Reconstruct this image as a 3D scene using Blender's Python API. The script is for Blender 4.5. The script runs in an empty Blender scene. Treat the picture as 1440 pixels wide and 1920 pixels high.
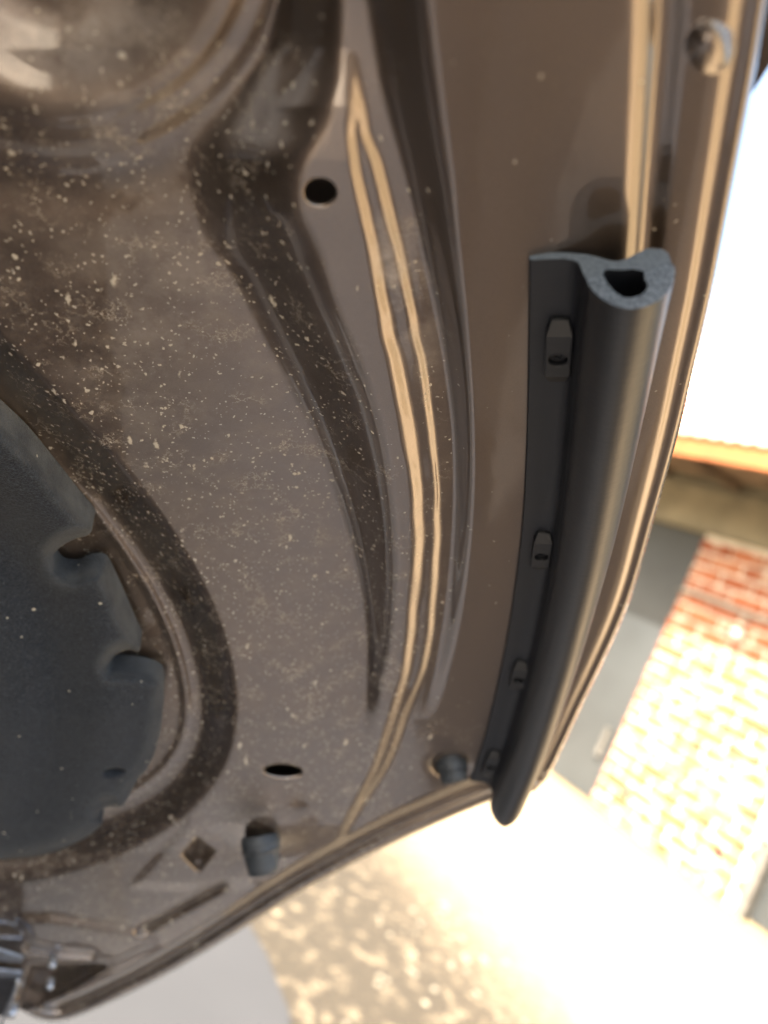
import bpy, bmesh, math, random
import numpy as np
from mathutils import Vector, Matrix, Quaternion

# ------------------------------------------------------------------ camera, sky, sun, exposure
SC = bpy.context.scene
COL = SC.collection
ROLL = math.radians(23.6)
CAM = np.array([0.0, 0.0, 1.3])
AXR = np.array([math.cos(ROLL), 0, math.sin(ROLL)])       # picture right
AXD = np.array([math.sin(ROLL), 0, -math.cos(ROLL)])      # picture down
AXF = np.array([0.0, 1.0, 0.0])                           # forward
FOC = 1443.0                                              # focal length in photo pixels

cam_data = bpy.data.cameras.new('camera')
cam = bpy.data.objects.new('camera', cam_data)
COL.objects.link(cam)
SC.camera = cam
cam_data.sensor_fit = 'VERTICAL'
cam_data.sensor_height = 34.6
cam_data.lens = 34.6 * FOC / 1920.0
cam_data.clip_start = 0.005
cam_data.clip_end = 500
cam_data.dof.use_dof = True
cam_data.dof.focus_distance = 0.27
cam_data.dof.aperture_fstop = 6.0
m = Matrix.Identity(4)
for i in range(3):
    m[i][0] = AXR[i]; m[i][1] = -AXD[i]; m[i][2] = -AXF[i]; m[i][3] = CAM[i]
cam.matrix_world = m

SUN_EL = math.radians(50)
SUN_H = np.array([-0.80, -0.60, 0.0]); SUN_H /= np.linalg.norm(SUN_H)      # towards the sun
SUN_DIR = Vector((SUN_H[0]*math.cos(SUN_EL), SUN_H[1]*math.cos(SUN_EL), math.sin(SUN_EL)))
world = bpy.data.worlds.new('World'); SC.world = world
world.use_nodes = True
wt = world.node_tree
sky = wt.nodes.new('ShaderNodeTexSky')
sky.sky_type = 'NISHITA'; sky.sun_disc = False
sky.sun_elevation = SUN_EL
sky.sun_rotation = math.atan2(SUN_H[0], SUN_H[1])
sky.dust_density = 10.0; sky.air_density = 1.5; sky.ozone_density = 1.0
bg = wt.nodes['Background']
wt.links.new(sky.outputs[0], bg.inputs[0])
bg.inputs[1].default_value = 0.15
sd = bpy.data.lights.new('sun', 'SUN'); sd.energy = 4.7; sd.angle = math.radians(0.53); sd.color = (1.0, 0.93, 0.82)
sun = bpy.data.objects.new('sun', sd); COL.objects.link(sun)
sun.rotation_euler = SUN_DIR.to_track_quat('Z', 'Y').to_euler()
sun.location = (0, 0, 6)
SC.view_settings.view_transform = 'Standard'
SC.view_settings.look = 'None'
SC.view_settings.gamma = 1
SC.view_settings.exposure = 2.5
SC.cycles.max_bounces = 5
SC.cycles.sample_clamp_indirect = 12.0

rng = np.random.default_rng(7)
random.seed(7)

# ------------------------------------------------------------------ helpers
def to_world(P):
    P = np.asarray(P, float)
    return CAM + P[..., 0:1]*AXR + P[..., 1:2]*AXD + P[..., 2:3]*AXF

def dir_world(v):
    return v[0]*AXR + v[1]*AXD + v[2]*AXF

def rays(px, py):
    px = np.asarray(px, float); py = np.asarray(py, float)
    return np.stack([(px-720)/FOC, (py-960)/FOC, np.ones_like(px)], -1)

def tag(o, label=None, cat=None, group=None, kind=None):
    if label: o['label'] = label
    if cat: o['category'] = cat
    if group: o['group'] = group
    if kind: o['kind'] = kind
    return o

def empty(name, loc):
    o = bpy.data.objects.new(name, None); COL.objects.link(o)
    o.location = loc; o.empty_display_size = 0.05
    bpy.context.view_layer.update()
    return o

def link(name, me, mat, parent=None, smooth=True):
    if mat is not None:
        for mm in (mat if isinstance(mat, (list, tuple)) else [mat]): me.materials.append(mm)
    o = bpy.data.objects.new(name, me); COL.objects.link(o)
    if parent is not None:
        o.parent = parent
        o.matrix_parent_inverse = parent.matrix_world.inverted()
    if smooth:
        me.polygons.foreach_set('use_smooth', [True]*len(me.polygons))
    me.update()
    return o

def mesh_from(name, verts, faces, mat, parent=None, smooth=True):
    me = bpy.data.meshes.new(name)
    me.from_pydata([tuple(v) for v in verts], [], [tuple(f) for f in faces])
    return link(name, me, mat, parent, smooth)

def bm_obj(name, bm, mat, parent=None, smooth=True):
    bmesh.ops.recalc_face_normals(bm, faces=bm.faces)
    me = bpy.data.meshes.new(name); bm.to_mesh(me); bm.free()
    return link(name, me, mat, parent, smooth)

def bevel_box(name, c, ax, half, bev, mat, parent=None, seg=2):
    """box centred c (world), axes ax (3x3 rows), half sizes, bevelled"""
    bm = bmesh.new()
    bmesh.ops.create_cube(bm, size=2)
    for v in bm.verts:
        p = np.array(c) + v.co[0]*half[0]*ax[0] + v.co[1]*half[1]*ax[1] + v.co[2]*half[2]*ax[2]
        v.co = Vector(p)
    if bev > 0:
        bmesh.ops.bevel(bm, geom=list(bm.edges), offset=bev, segments=seg, profile=0.5, affect='EDGES')
    return bm_obj(name, bm, mat, parent, smooth=False)

def pchip(xs, ys, mono=False):
    xs = np.array(xs, float); ys = np.array(ys, float)
    h = np.diff(xs); d = np.diff(ys)/h
    mm = np.zeros_like(ys)
    mm[0] = d[0]; mm[-1] = d[-1]
    for i in range(1, len(xs)-1):
        mm[i] = (h[i-1]*d[i]+h[i]*d[i-1])/(h[i-1]+h[i])          # smooth parabolic slopes
        if mono:
            mm[i] = 0.0 if d[i-1]*d[i] <= 0 else 2*d[i-1]*d[i]/(d[i-1]+d[i])
    if mono: mm[0] = mm[-1] = 0.0
    def fn(x):
        x = np.asarray(x, float)
        xc = np.clip(x, xs[0], xs[-1])
        k = np.clip(np.searchsorted(xs, xc)-1, 0, len(h)-1)
        t = (xc-xs[k])/h[k]
        r = ((2*t**3-3*t**2+1)*ys[k] + (t**3-2*t**2+t)*h[k]*mm[k] + (-2*t**3+3*t**2)*ys[k+1] + (t**3-t**2)*h[k]*mm[k+1])
        r = r + np.where(x < xs[0], (x-xs[0])*mm[0], 0) + np.where(x > xs[-1], (x-xs[-1])*mm[-1], 0)
        return r
    return fn

def lin(xs, ys):
    return lambda x: np.interp(x, xs, ys)

def sstep(t):                       # smooth 0..1 for t in -0.5..0.5
    t = np.clip(np.asarray(t, float)+0.5, 0, 1)
    return t*t*(3-2*t)

def rstep(t, e=0.3):                # 0..1 over -0.5..0.5 with an almost even slope and soft ends
    x = np.clip(np.asarray(t, float)+0.5, 0, 1)
    k = 1/(1-e)
    return np.where(x < e, k*x*x/(2*e), np.where(x > 1-e, 1-k*(1-x)**2/(2*e), k*(x-e/2)))

def seg_dist(px, py, poly, closed=False):
    """distance to polyline and index of nearest segment"""
    poly = np.array(poly, float)
    n = len(poly) if closed else len(poly)-1
    best = np.full(px.shape, 1e18); idx = np.zeros(px.shape, int)
    near = np.zeros(px.shape+(2,))
    for i in range(n):
        a = poly[i]; b = poly[(i+1) % len(poly)]
        ab = b-a; L = ab@ab
        t = np.clip(((px-a[0])*ab[0]+(py-a[1])*ab[1])/L, 0, 1)
        qx = a[0]+t*ab[0]; qy = a[1]+t*ab[1]
        d = (px-qx)**2+(py-qy)**2
        w = d < best
        best = np.where(w, d, best); idx = np.where(w, i, idx)
        near[w, 0] = qx[w]; near[w, 1] = qy[w]
    return np.sqrt(best), idx, near

def inside(px, py, poly):
    poly = np.array(poly, float); r = np.zeros(px.shape, bool)
    n = len(poly)
    for i in range(n):
        x1, y1 = poly[i]; x2, y2 = poly[(i+1) % n]
        if y1 == y2: continue
        c = (py >= min(y1, y2)) & (py < max(y1, y2))
        r ^= c & (px < x1+(py-y1)*(x2-x1)/(y2-y1))
    return r

def sdist(px, py, poly):
    d, _, _ = seg_dist(px, py, poly, True)
    return np.where(inside(px, py, poly), d, -d)

def smooth_poly(pts, n=8, closed=False):
    pts = np.array(pts, float); out = []
    N = len(pts)
    rngi = range(N) if closed else range(N-1)
    for i in rngi:
        p1 = pts[i]; p2 = pts[(i+1) % N]
        p0 = pts[i-1] if (i > 0 or closed) else 2*p1-p2
        p3 = pts[(i+2) % N] if (i+2 < N or closed) else 2*p2-p1
        for k in range(n):
            t = k/n
            out.append(0.5*((2*p1)+(-p0+p2)*t+(2*p0-5*p1+4*p2-p3)*t*t+(-p0+3*p1-3*p2+p3)*t**3))
    if not closed: out.append(pts[-1])
    return np.array(out)

def vnoise(x, y, seed=0):
    """smooth value noise"""
    r = np.random.default_rng(seed); T = r.random((256, 256))*2-1
    xi = np.floor(x).astype(int); yi = np.floor(y).astype(int)
    fx = x-xi; fy = y-yi
    fx = fx*fx*(3-2*fx); fy = fy*fy*(3-2*fy)
    g = lambda a, b: T[a % 256, b % 256]
    return (g(xi, yi)*(1-fx)+g(xi+1, yi)*fx)*(1-fy)+(g(xi, yi+1)*(1-fx)+g(xi+1, yi+1)*fx)*fy

# ------------------------------------------------------------------ materials
class NT:
    def __init__(s, name):
        s.m = bpy.data.materials.new(name); s.m.use_nodes = True
        s.t = s.m.node_tree; s.b = s.t.nodes['Principled BSDF']
    def n(s, typ, **kw):
        nd = s.t.nodes.new('ShaderNode'+typ)
        for k, v in kw.items():
            if k in nd.inputs: nd.inputs[k].default_value = v
            else: setattr(nd, k, v)
        return nd
    def l(s, a, b): s.t.links.new(a, b)
    def ramp(s, src, stops):
        r = s.t.nodes.new('ShaderNodeValToRGB'); e = r.color_ramp.elements
        while len(e) < len(stops): e.new(0.5)
        for i, (p, c) in enumerate(stops):
            e[i].position = p; e[i].color = c if len(c) == 4 else (*c, 1)
        s.l(src, r.inputs[0]); return r.outputs[0]
    def math(s, op, a, b=None, c=None):
        nd = s.t.nodes.new('ShaderNodeMath'); nd.operation = op
        for i, v in enumerate((a, b, c)):
            if v is None: continue
            if isinstance(v, (int, float)): nd.inputs[i].default_value = v
            else: s.l(v, nd.inputs[i])
        return nd.outputs[0]
    def mix(s, f, a, b):
        nd = s.t.nodes.new('ShaderNodeMix'); nd.data_type = 'RGBA'
        for k, v in ((0, f), (6, a), (7, b)):
            if isinstance(v, (int, float)): nd.inputs[k].default_value = v
            elif isinstance(v, tuple): nd.inputs[k].default_value = (*v, 1)
            else: s.l(v, nd.inputs[k])
        return nd.outputs[2]
    def bump(s, h, strength, dist, normal=None):
        nd = s.t.nodes.new('ShaderNodeBump'); nd.inputs['Strength'].default_value = strength
        nd.inputs['Distance'].default_value = dist
        s.l(h, nd.inputs['Height'])
        if normal is not None: s.l(normal, nd.inputs['Normal'])
        return nd.outputs[0]
    def set(s, **kw):
        for k, v in kw.items():
            s.b.inputs[k.replace('_', ' ')].default_value = (*v, 1) if isinstance(v, tuple) and len(v) == 3 else v

def simple(name, col, rough=0.6, metal=0.0, noise=0.0, nscale=30, bump=0.0, bscale=200, bdist=0.001, spec=0.5):
    M = NT(name); M.set(Base_Color=col, Roughness=rough, Metallic=metal); M.b.inputs['Specular IOR Level'].default_value = spec
    tc = M.n('TexCoord')
    if noise:
        nz = M.n('TexNoise', Scale=nscale, Detail=5.0); M.l(tc.outputs['Object'], nz.inputs['Vector'])
        c = M.ramp(nz.outputs['Fac'], [(0.3, tuple(v*(1-noise) for v in col)), (0.7, tuple(min(1, v*(1+noise)) for v in col))])
        M.l(c, M.b.inputs['Base Color'])
    if bump:
        nb = M.n('TexNoise', Scale=bscale, Detail=4.0); M.l(tc.outputs['Object'], nb.inputs['Vector'])
        M.l(M.bump(nb.outputs['Fac'], bump, bdist), M.b.inputs['Normal'])
    return M.m

PAINT = (0.172, 0.130, 0.101)
def paint_material():
    M = NT('brown_metallic_paint')
    at = M.n('Attribute', attribute_name='hood_uv')
    dirt = M.n('Attribute', attribute_name='dirt').outputs['Fac']
    dust = M.n('Attribute', attribute_name='dust').outputs['Fac']
    filmat = M.n('Attribute', attribute_name='film').outputs['Fac']
    vec = at.outputs['Vector']
    # jitter for irregular specks
    nz = M.n('TexNoise', Scale=420.0, Detail=3.0); M.l(vec, nz.inputs['Vector'])
    jit = M.n('VectorMath', operation='SCALE'); jit.inputs['Scale'].default_value = 0.0030
    sub = M.n('VectorMath', operation='SUBTRACT'); M.l(nz.outputs['Color'], sub.inputs[0]); sub.inputs[1].default_value = (0.5, 0.5, 0.5)
    M.l(sub.outputs[0], jit.inputs[0])
    add = M.n('VectorMath', operation='ADD'); M.l(vec, add.inputs[0]); M.l(jit.outputs[0], add.inputs[1])
    patch = M.n('TexNoise', Scale=22.0, Detail=4.0, Roughness=0.65); M.l(vec, patch.inputs['Vector'])
    def specks(scale, size, keep, stretch=None):
        v = add.outputs[0]
        if stretch:
            mp = M.n('Mapping'); mp.inputs['Scale'].default_value = stretch; M.l(v, mp.inputs['Vector']); v = mp.outputs[0]
        vo = M.n('TexVoronoi', Scale=scale); M.l(v, vo.inputs['Vector'])
        sep = M.n('SeparateColor'); M.l(vo.outputs['Color'], sep.inputs[0])
        # radius: random per cell, only a share of the cells kept
        r = M.math('MULTIPLY', M.math('POWER', sep.outputs[0], 2.5), size)
        on = M.math('LESS_THAN', sep.outputs[1], M.math('MULTIPLY', M.math('MULTIPLY', dirt, keep), M.math('ADD', M.math('MULTIPLY', patch.outputs['Fac'], 2.6), -0.55)))
        e = M.math('SUBTRACT', r, vo.outputs['Distance'])
        s = M.math('MULTIPLY', M.math('MINIMUM', M.math('MAXIMUM', M.math('MULTIPLY', e, 9.0), 0.0), 1.0), on)
        return s
    s1 = specks(360.0, 0.34, 1.0)
    s2 = specks(150.0, 0.19, 0.34)
    s3 = specks(720.0, 0.42, 1.1)
    s4 = specks(220.0, 0.33, 0.55, (1.0, 0.36, 1.0))
    wn = M.n('TexNoise', Scale=150.0, Detail=6.0, Roughness=0.62); M.l(add.outputs[0], wn.inputs['Vector'])
    line = M.math('SUBTRACT', 1.0, M.math('MULTIPLY', M.math('ABSOLUTE', M.math('SUBTRACT', wn.outputs['Fac'], 0.5)), 55.0))
    wm = M.n('TexNoise', Scale=75.0, Detail=3.0); M.l(vec, wm.inputs['Vector'])
    wisp = M.math('MULTIPLY', M.math('MAXIMUM', line, 0.0), M.math('MULTIPLY', M.ramp(wm.outputs['Fac'], [(0.50, (0, 0, 0)), (0.62, (1, 1, 1))]), M.math('MULTIPLY', dirt, 0.75)))
    sp = M.math('MAXIMUM', M.math('MAXIMUM', M.math('MAXIMUM', s1, M.math('MULTIPLY', s2, 0.75)), M.math('MAXIMUM', s3, s4)), wisp)
    # cloudy dried film
    film = M.n('TexNoise', Scale=95.0, Detail=9.0, Roughness=0.72); M.l(add.outputs[0], film.inputs['Vector'])
    fm = M.math('MULTIPLY', M.ramp(film.outputs['Fac'], [(0.47, (0, 0, 0)), (0.72, (1, 1, 1))]), filmat)
    big = M.n('TexNoise', Scale=34.0, Detail=8.0, Roughness=0.7); M.l(add.outputs[0], big.inputs['Vector'])
    du = M.math('MULTIPLY', M.ramp(big.outputs['Fac'], [(0.44, (0, 0, 0)), (0.62, (1, 1, 1))]), dust)
    flake = M.n('TexNoise', Scale=2600.0, Detail=2.0); M.l(vec, flake.inputs['Vector'])
    base = M.mix(flake.outputs['Fac'], tuple(v*0.80 for v in PAINT), tuple(v*1.22 for v in PAINT))
    c = M.mix(M.math('MULTIPLY', fm, 0.16), base, (0.30, 0.255, 0.20))
    c = M.mix(M.math('MULTIPLY', du, 0.75), c, (0.50, 0.46, 0.42))
    c = M.mix(M.math('MULTIPLY', sp, 0.9), c, (0.50, 0.45, 0.37))
    M.l(c, M.b.inputs['Base Color'])
    cover = M.math('MINIMUM', M.math('ADD', sp, M.math('ADD', M.math('MULTIPLY', fm, 0.3), du)), 1.0)
    M.l(M.math('SUBTRACT', 0.86, M.math('MULTIPLY', cover, 0.80)), M.b.inputs['Metallic'])
    M.l(M.math('ADD', 0.36, M.math('MULTIPLY', cover, 0.45)), M.b.inputs['Roughness'])
    M.l(M.math('SUBTRACT', 1.0, M.math('MULTIPLY', cover, 0.9)), M.b.inputs['Coat Weight'])
    M.b.inputs['Coat Roughness'].default_value = 0.035
    M.b.inputs['Coat IOR'].default_value = 1.8
    peel = M.n('TexNoise', Scale=260.0, Detail=2.0); M.l(vec, peel.inputs['Vector'])
    hgt = M.math('ADD', M.math('MULTIPLY', peel.outputs['Fac'], 0.12), M.math('MULTIPLY', sp, 1.2))
    nrm = M.bump(hgt, 0.35, 0.0004)
    M.l(nrm, M.b.inputs['Normal'])
    cn = M.bump(peel.outputs['Fac'], 0.05, 0.0004)
    M.l(cn, M.b.inputs['Coat Normal'])
    return M.m

def felt_material():
    M = NT('dark_grey_felt')
    at = M.n('Attribute', attribute_name='hood_uv'); vec = at.outputs['Vector']
    edge = M.n('Attribute', attribute_name='dust').outputs['Fac']  # on the felt: nearness to the pad outline, weaker lower down
    n1 = M.n('TexNoise', Scale=1500.0, Detail=4.0); M.l(vec, n1.inputs['Vector'])
    n2 = M.n('TexNoise', Scale=60.0, Detail=6.0); M.l(vec, n2.inputs['Vector'])
    c = M.ramp(n1.outputs['Fac'], [(0.30, (0.003, 0.0045, 0.007)), (0.66, (0.032, 0.038, 0.050))])
    c = M.mix(M.math('MULTIPLY', n2.outputs['Fac'], 0.10), c, (0.060, 0.066, 0.068))
    rim_pale = M.math('MULTIPLY', edge, M.ramp(n2.outputs['Fac'], [(0.3, (0.2, 0.2, 0.2)), (0.6, (1, 1, 1))]))  # paler towards the pad outline, weaker lower down
    c = M.mix(M.math('MULTIPLY', rim_pale, 0.75), c, (0.16, 0.165, 0.165))
    n3 = M.n('TexNoise', Scale=700.0, Detail=8.0, Roughness=0.8); M.l(vec, n3.inputs['Vector'])
    c = M.mix(M.ramp(n3.outputs['Fac'], [(0.54, (0, 0, 0)), (0.70, (0.7, 0.7, 0.7))]), c, (0.11, 0.12, 0.14))
    vo = M.n('TexVoronoi', Scale=230.0); M.l(vec, vo.inputs['Vector'])
    sep = M.n('SeparateColor'); M.l(vo.outputs['Color'], sep.inputs[0])
    s = M.math('MULTIPLY', M.math('LESS_THAN', vo.outputs['Distance'], M.math('MULTIPLY', sep.outputs[0], 0.22)), M.math('LESS_THAN', sep.outputs[1], 0.10))
    c = M.mix(s, c, (0.42, 0.39, 0.32))
    M.l(c, M.b.inputs['Base Color'])
    M.set(Roughness=0.95); M.b.inputs['Specular IOR Level'].default_value = 0.2
    M.b.inputs['Sheen Weight'].default_value = 0.08
    M.l(M.bump(n1.outputs['Fac'], 0.9, 0.0009), M.b.inputs['Normal'])
    return M.m

def rubber_material(name, col, rough, wr=0.35, spec=0.5):
    M = NT(name)
    tc = M.n('Attribute', attribute_name='along')
    mp = M.n('Mapping'); mp.inputs['Scale'].default_value = (1.0, 0.7, 1.0); M.l(tc.outputs['Vector'], mp.inputs['Vector'])
    n1 = M.n('TexNoise', Scale=520.0, Detail=3.0); M.l(mp.outputs[0], n1.inputs['Vector'])
    n2 = M.n('TexNoise', Scale=40.0, Detail=5.0); M.l(tc.outputs['Vector'], n2.inputs['Vector'])
    c = M.ramp(n2.outputs['Fac'], [(0.3, tuple(v*0.85 for v in col)), (0.7, tuple(v*1.2 for v in col))])
    M.l(c, M.b.inputs['Base Color'])
    M.l(M.math('ADD', rough-0.05, M.math('MULTIPLY', n2.outputs['Fac'], 0.1)), M.b.inputs['Roughness'])
    M.l(M.bump(n1.outputs['Fac'], wr, 0.0005), M.b.inputs['Normal'])
    M.b.inputs['Specular IOR Level'].default_value = spec
    return M.m

def sponge_cut_material():
    M = NT('cut_sponge_rubber')
    tc = M.n('TexCoord')
    vo = M.n('TexVoronoi', Scale=1400.0); M.l(tc.outputs['Object'], vo.inputs['Vector'])
    n1 = M.n('TexNoise', Scale=1900.0, Detail=4.0); M.l(tc.outputs['Object'], n1.inputs['Vector'])
    c = M.ramp(M.math('ADD', M.math('MULTIPLY', vo.outputs['Distance'], 0.6), M.math('MULTIPLY', n1.outputs['Fac'], 0.6)),
               [(0.35, (0.035, 0.042, 0.050)), (0.80, (0.20, 0.23, 0.255))])
    M.l(c, M.b.inputs['Base Color']); M.set(Roughness=0.9)
    M.l(M.bump(n1.outputs['Fac'], 0.8, 0.0006), M.b.inputs['Normal'])
    return M.m

M_PAINT = paint_material()
M_FELT = felt_material()
M_SPONGE = rubber_material('black_sponge_rubber', (0.010, 0.0108, 0.0140), 0.40, 0.2, 0.8)
M_DENSE = rubber_material('black_dense_rubber', (0.009, 0.0105, 0.0155), 0.55, 0.10)
M_CUTS = sponge_cut_material()
M_CUTD = simple('cut_dense_rubber', (0.125, 0.145, 0.160), 0.8, noise=0.25, nscale=900, bump=0.3, bscale=2500, bdist=0.0003)
M_CLIP = simple('black_clip_plastic', (0.008, 0.009, 0.012), 0.5, noise=0.2, nscale=500, bump=0.1, bscale=1500, bdist=0.0003)
M_STOP = simple('grey_black_stop_rubber', (0.035, 0.040, 0.046), 0.5, noise=0.3, nscale=150, bump=0.15, bscale=900, bdist=0.0005)
M_STEEL = simple('zinc_steel', (0.42, 0.45, 0.50), 0.28, 0.9, noise=0.3, nscale=120)
M_SKIN = simple('brown_outer_skin', PAINT, 0.3, 0.5)
M_DARKMETAL = simple('dark_bracket_metal', (0.05, 0.05, 0.055), 0.4, 0.6, noise=0.3, nscale=100)

# ------------------------------------------------------------------ setting: ground, painted shadow, garage
WA = np.array([2.15, 5.43, 0.0]); WB = np.array([2.78, 4.41, 0.0])
WS = (WB-WA)/np.linalg.norm(WB-WA)                    # along the garage front, to the right
WN = np.array([WS[1], -WS[0], 0.0])                   # out of the garage, towards the camera
WZ = np.array([0, 0, 1.0])
def wall(s, z, o=0.0): return WA + s*WS + o*WN + z*WZ

def ground_material():
    M = NT('dirt_and_gravel')
    tc = M.n('TexCoord'); P = tc.outputs['Object']
    dot = M.n('VectorMath', operation='DOT_PRODUCT'); M.l(P, dot.inputs[0]); dot.inputs[1].default_value = tuple(WN)
    q = M.math('SUBTRACT', dot.outputs['Value'], float(WA@WN))          # metres in front of the garage
    n0 = M.n('TexNoise', Scale=1.7, Detail=6.0, Roughness=0.6); M.l(P, n0.inputs['Vector'])
    n1 = M.n('TexNoise', Scale=13.0, Detail=8.0, Roughness=0.7); M.l(P, n1.inputs['Vector'])
    n2 = M.n('TexNoise', Scale=70.0, Detail=5.0); M.l(P, n2.inputs['Vector'])
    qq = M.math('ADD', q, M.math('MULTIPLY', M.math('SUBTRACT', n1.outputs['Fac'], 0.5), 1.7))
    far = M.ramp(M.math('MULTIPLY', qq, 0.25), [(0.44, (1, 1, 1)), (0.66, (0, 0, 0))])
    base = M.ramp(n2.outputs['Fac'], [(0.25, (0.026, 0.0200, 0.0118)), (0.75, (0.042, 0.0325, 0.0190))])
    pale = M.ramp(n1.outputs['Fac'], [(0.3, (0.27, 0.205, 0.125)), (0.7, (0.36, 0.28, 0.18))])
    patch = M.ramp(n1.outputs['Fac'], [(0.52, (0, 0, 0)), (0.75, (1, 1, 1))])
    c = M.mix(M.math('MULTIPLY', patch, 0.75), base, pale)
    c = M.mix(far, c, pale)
    qs = M.math('ADD', q, M.math('MULTIPLY', M.math('SUBTRACT', n0.outputs['Fac'], 0.5), 0.5))
    strip = M.ramp(qs, [(0.22, (1, 1, 1)), (0.42, (0, 0, 0))])
    c = M.mix(strip, c, (0.21, 0.16, 0.085))
    M.l(c, M.b.inputs['Base Color']); M.set(Roughness=0.9)
    M.l(M.bump(M.math('ADD', n1.outputs['Fac'], M.math('MULTIPLY', n2.outputs['Fac'], 0.3)), 0.6, 0.03), M.b.inputs['Normal'])
    return M.m
M_GROUND = ground_material()
g = bmesh.new()
bmesh.ops.create_grid(g, x_segments=60, y_segments=60, size=150)
gr = bm_obj('ground', g, M_GROUND); tag(gr, 'sunlit tan dirt and gravel ground', kind='structure')

# stones lying in the dirt ahead of the hood: uncountable
sv = []; sf = []
for i in range(1300):
    x = random.uniform(-0.2, 2.2); y = random.uniform(1.9, 4.8)
    q = (np.array([x, y, 0])-WA)@WN
    if q < 1.0 or (y < 2.6 and x < 0.45): continue
    if vnoise(np.array([x*2.3]), np.array([y*2.3]), 5)[0] < -0.05 and random.random() < 0.8: continue
    r = random.uniform(0.004, 0.013)
    k = len(sv); a0 = random.random()*6
    sv.append((x, y, r*0.8))
    for j in range(5):
        a = a0+j*1.257; rr = r*random.uniform(0.8, 1.25)
        sv.append((x+rr*math.cos(a), y+rr*math.sin(a), r*random.uniform(0.1, 0.4)))
    for j in range(5):
        a = a0+j*1.257; sv.append((x+r*0.8*math.cos(a), y+r*0.8*math.sin(a), -0.003))
    for j in range(5):
        j2 = (j+1) % 5
        sf.append((k, k+1+j, k+1+j2)); sf.append((k+1+j, k+6+j, k+6+j2, k+1+j2))
gv = mesh_from('gravel', sv, sf, simple('pale_gravel', (0.17, 0.145, 0.105), 0.7, noise=0.4, nscale=8), smooth=False)
tag(gv, 'pale stones scattered over the tan dirt', kind='stuff')

# car and hood shadow painted as a grey sheet past the hood's corner
shade_patch_px = [(-1.1, 1.0), (0.45, 1.0), (0.36, 1.7), (0.30, 2.0), (0.20, 2.2), (0.10, 2.34), (-0.1, 2.6), (-1.1, 3.2)]
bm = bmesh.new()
vs = [bm.verts.new((x, y, 0.014)) for x, y in shade_patch_px]
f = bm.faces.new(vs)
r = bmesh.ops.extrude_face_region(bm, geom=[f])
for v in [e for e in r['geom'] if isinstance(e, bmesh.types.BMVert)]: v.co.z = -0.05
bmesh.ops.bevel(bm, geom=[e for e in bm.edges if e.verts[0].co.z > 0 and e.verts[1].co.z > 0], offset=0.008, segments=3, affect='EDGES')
shade_patch = bm_obj('shaded_ground_patch', bm, simple('shaded_ground_grey', (0.028, 0.0285, 0.030), 0.8, noise=0.06, nscale=3, bump=0.2, bscale=40, bdist=0.003), smooth=False)
tag(shade_patch, 'grey ground sheet painted as the shadow beyond the front edge of the hood', kind='structure')

def brick_material():
    M = NT('orange_brick')
    tc = M.n('TexCoord'); oi = M.n('ObjectInfo')
    add = M.n('VectorMath', operation='ADD'); M.l(tc.outputs['Object'], add.inputs[0])
    sc = M.n('VectorMath', operation='SCALE'); sc.inputs['Scale'].default_value = 37.0
    cmb = M.n('CombineXYZ'); M.l(oi.outputs['Random'], cmb.inputs[0]); M.l(oi.outputs['Random'], cmb.inputs[1])
    M.l(cmb.outputs[0], sc.inputs[0]); M.l(sc.outputs[0], add.inputs[1])
    n = M.n('TexNoise', Scale=9.0, Detail=5.0, Roughness=0.6); M.l(add.outputs[0], n.inputs['Vector'])
    c = M.ramp(oi.outputs['Random'], [(0.0, (0.22, 0.062, 0.024)), (0.5, (0.28, 0.088, 0.036)), (1.0, (0.32, 0.125, 0.06))])
    smear = M.ramp(n.outputs['Fac'], [(0.52, (0, 0, 0)), (0.64, (1, 1, 1))])
    c = M.mix(M.math('MULTIPLY', smear, 0.7), c, (0.42, 0.36, 0.29))
    M.l(c, M.b.inputs['Base Color']); M.set(Roughness=0.9)
    nb = M.n('TexNoise', Scale=80.0, Detail=4.0); M.l(add.outputs[0], nb.inputs['Vector'])
    M.l(M.bump(nb.outputs['Fac'], 0.5, 0.004), M.b.inputs['Normal'])
    return M.m
M_BRICK = brick_material()
M_MORTAR = simple('pale_mortar', (0.58, 0.53, 0.45), 0.95, noise=0.2, nscale=6, bump=0.6, bscale=60, bdist=0.004)
M_LINTEL = simple('greenish_concrete', (0.19, 0.172, 0.122), 0.9, noise=0.25, nscale=4, bump=0.4, bscale=40, bdist=0.004)
M_FASCIA = simple('orange_painted_board', (0.24, 0.075, 0.016), 0.7, noise=0.15, nscale=5)
M_SOFFIT = simple('dark_soffit_boards', (0.085, 0.06, 0.04), 0.9, noise=0.5, nscale=5)
M_ROOF = simple('pale_roof_sheet', (0.42, 0.33, 0.25), 0.6, noise=0.3, nscale=5)
M_DOOR = simple('grey_steel_door', (0.030, 0.0340, 0.0355), 0.55, noise=0.22, nscale=2.5)
M_IRON = simple('dark_iron', (0.10, 0.095, 0.085), 0.7, noise=0.3, nscale=20)
M_PORC = simple('white_porcelain', (0.75, 0.74, 0.72), 0.3)

gar = empty('garage', wall(0.6, 0))
tag(gar, 'brick garage with grey steel doors and orange roof edge in the sunlit background', 'garage')
AXW = np.array([WS, WN, WZ])
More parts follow.
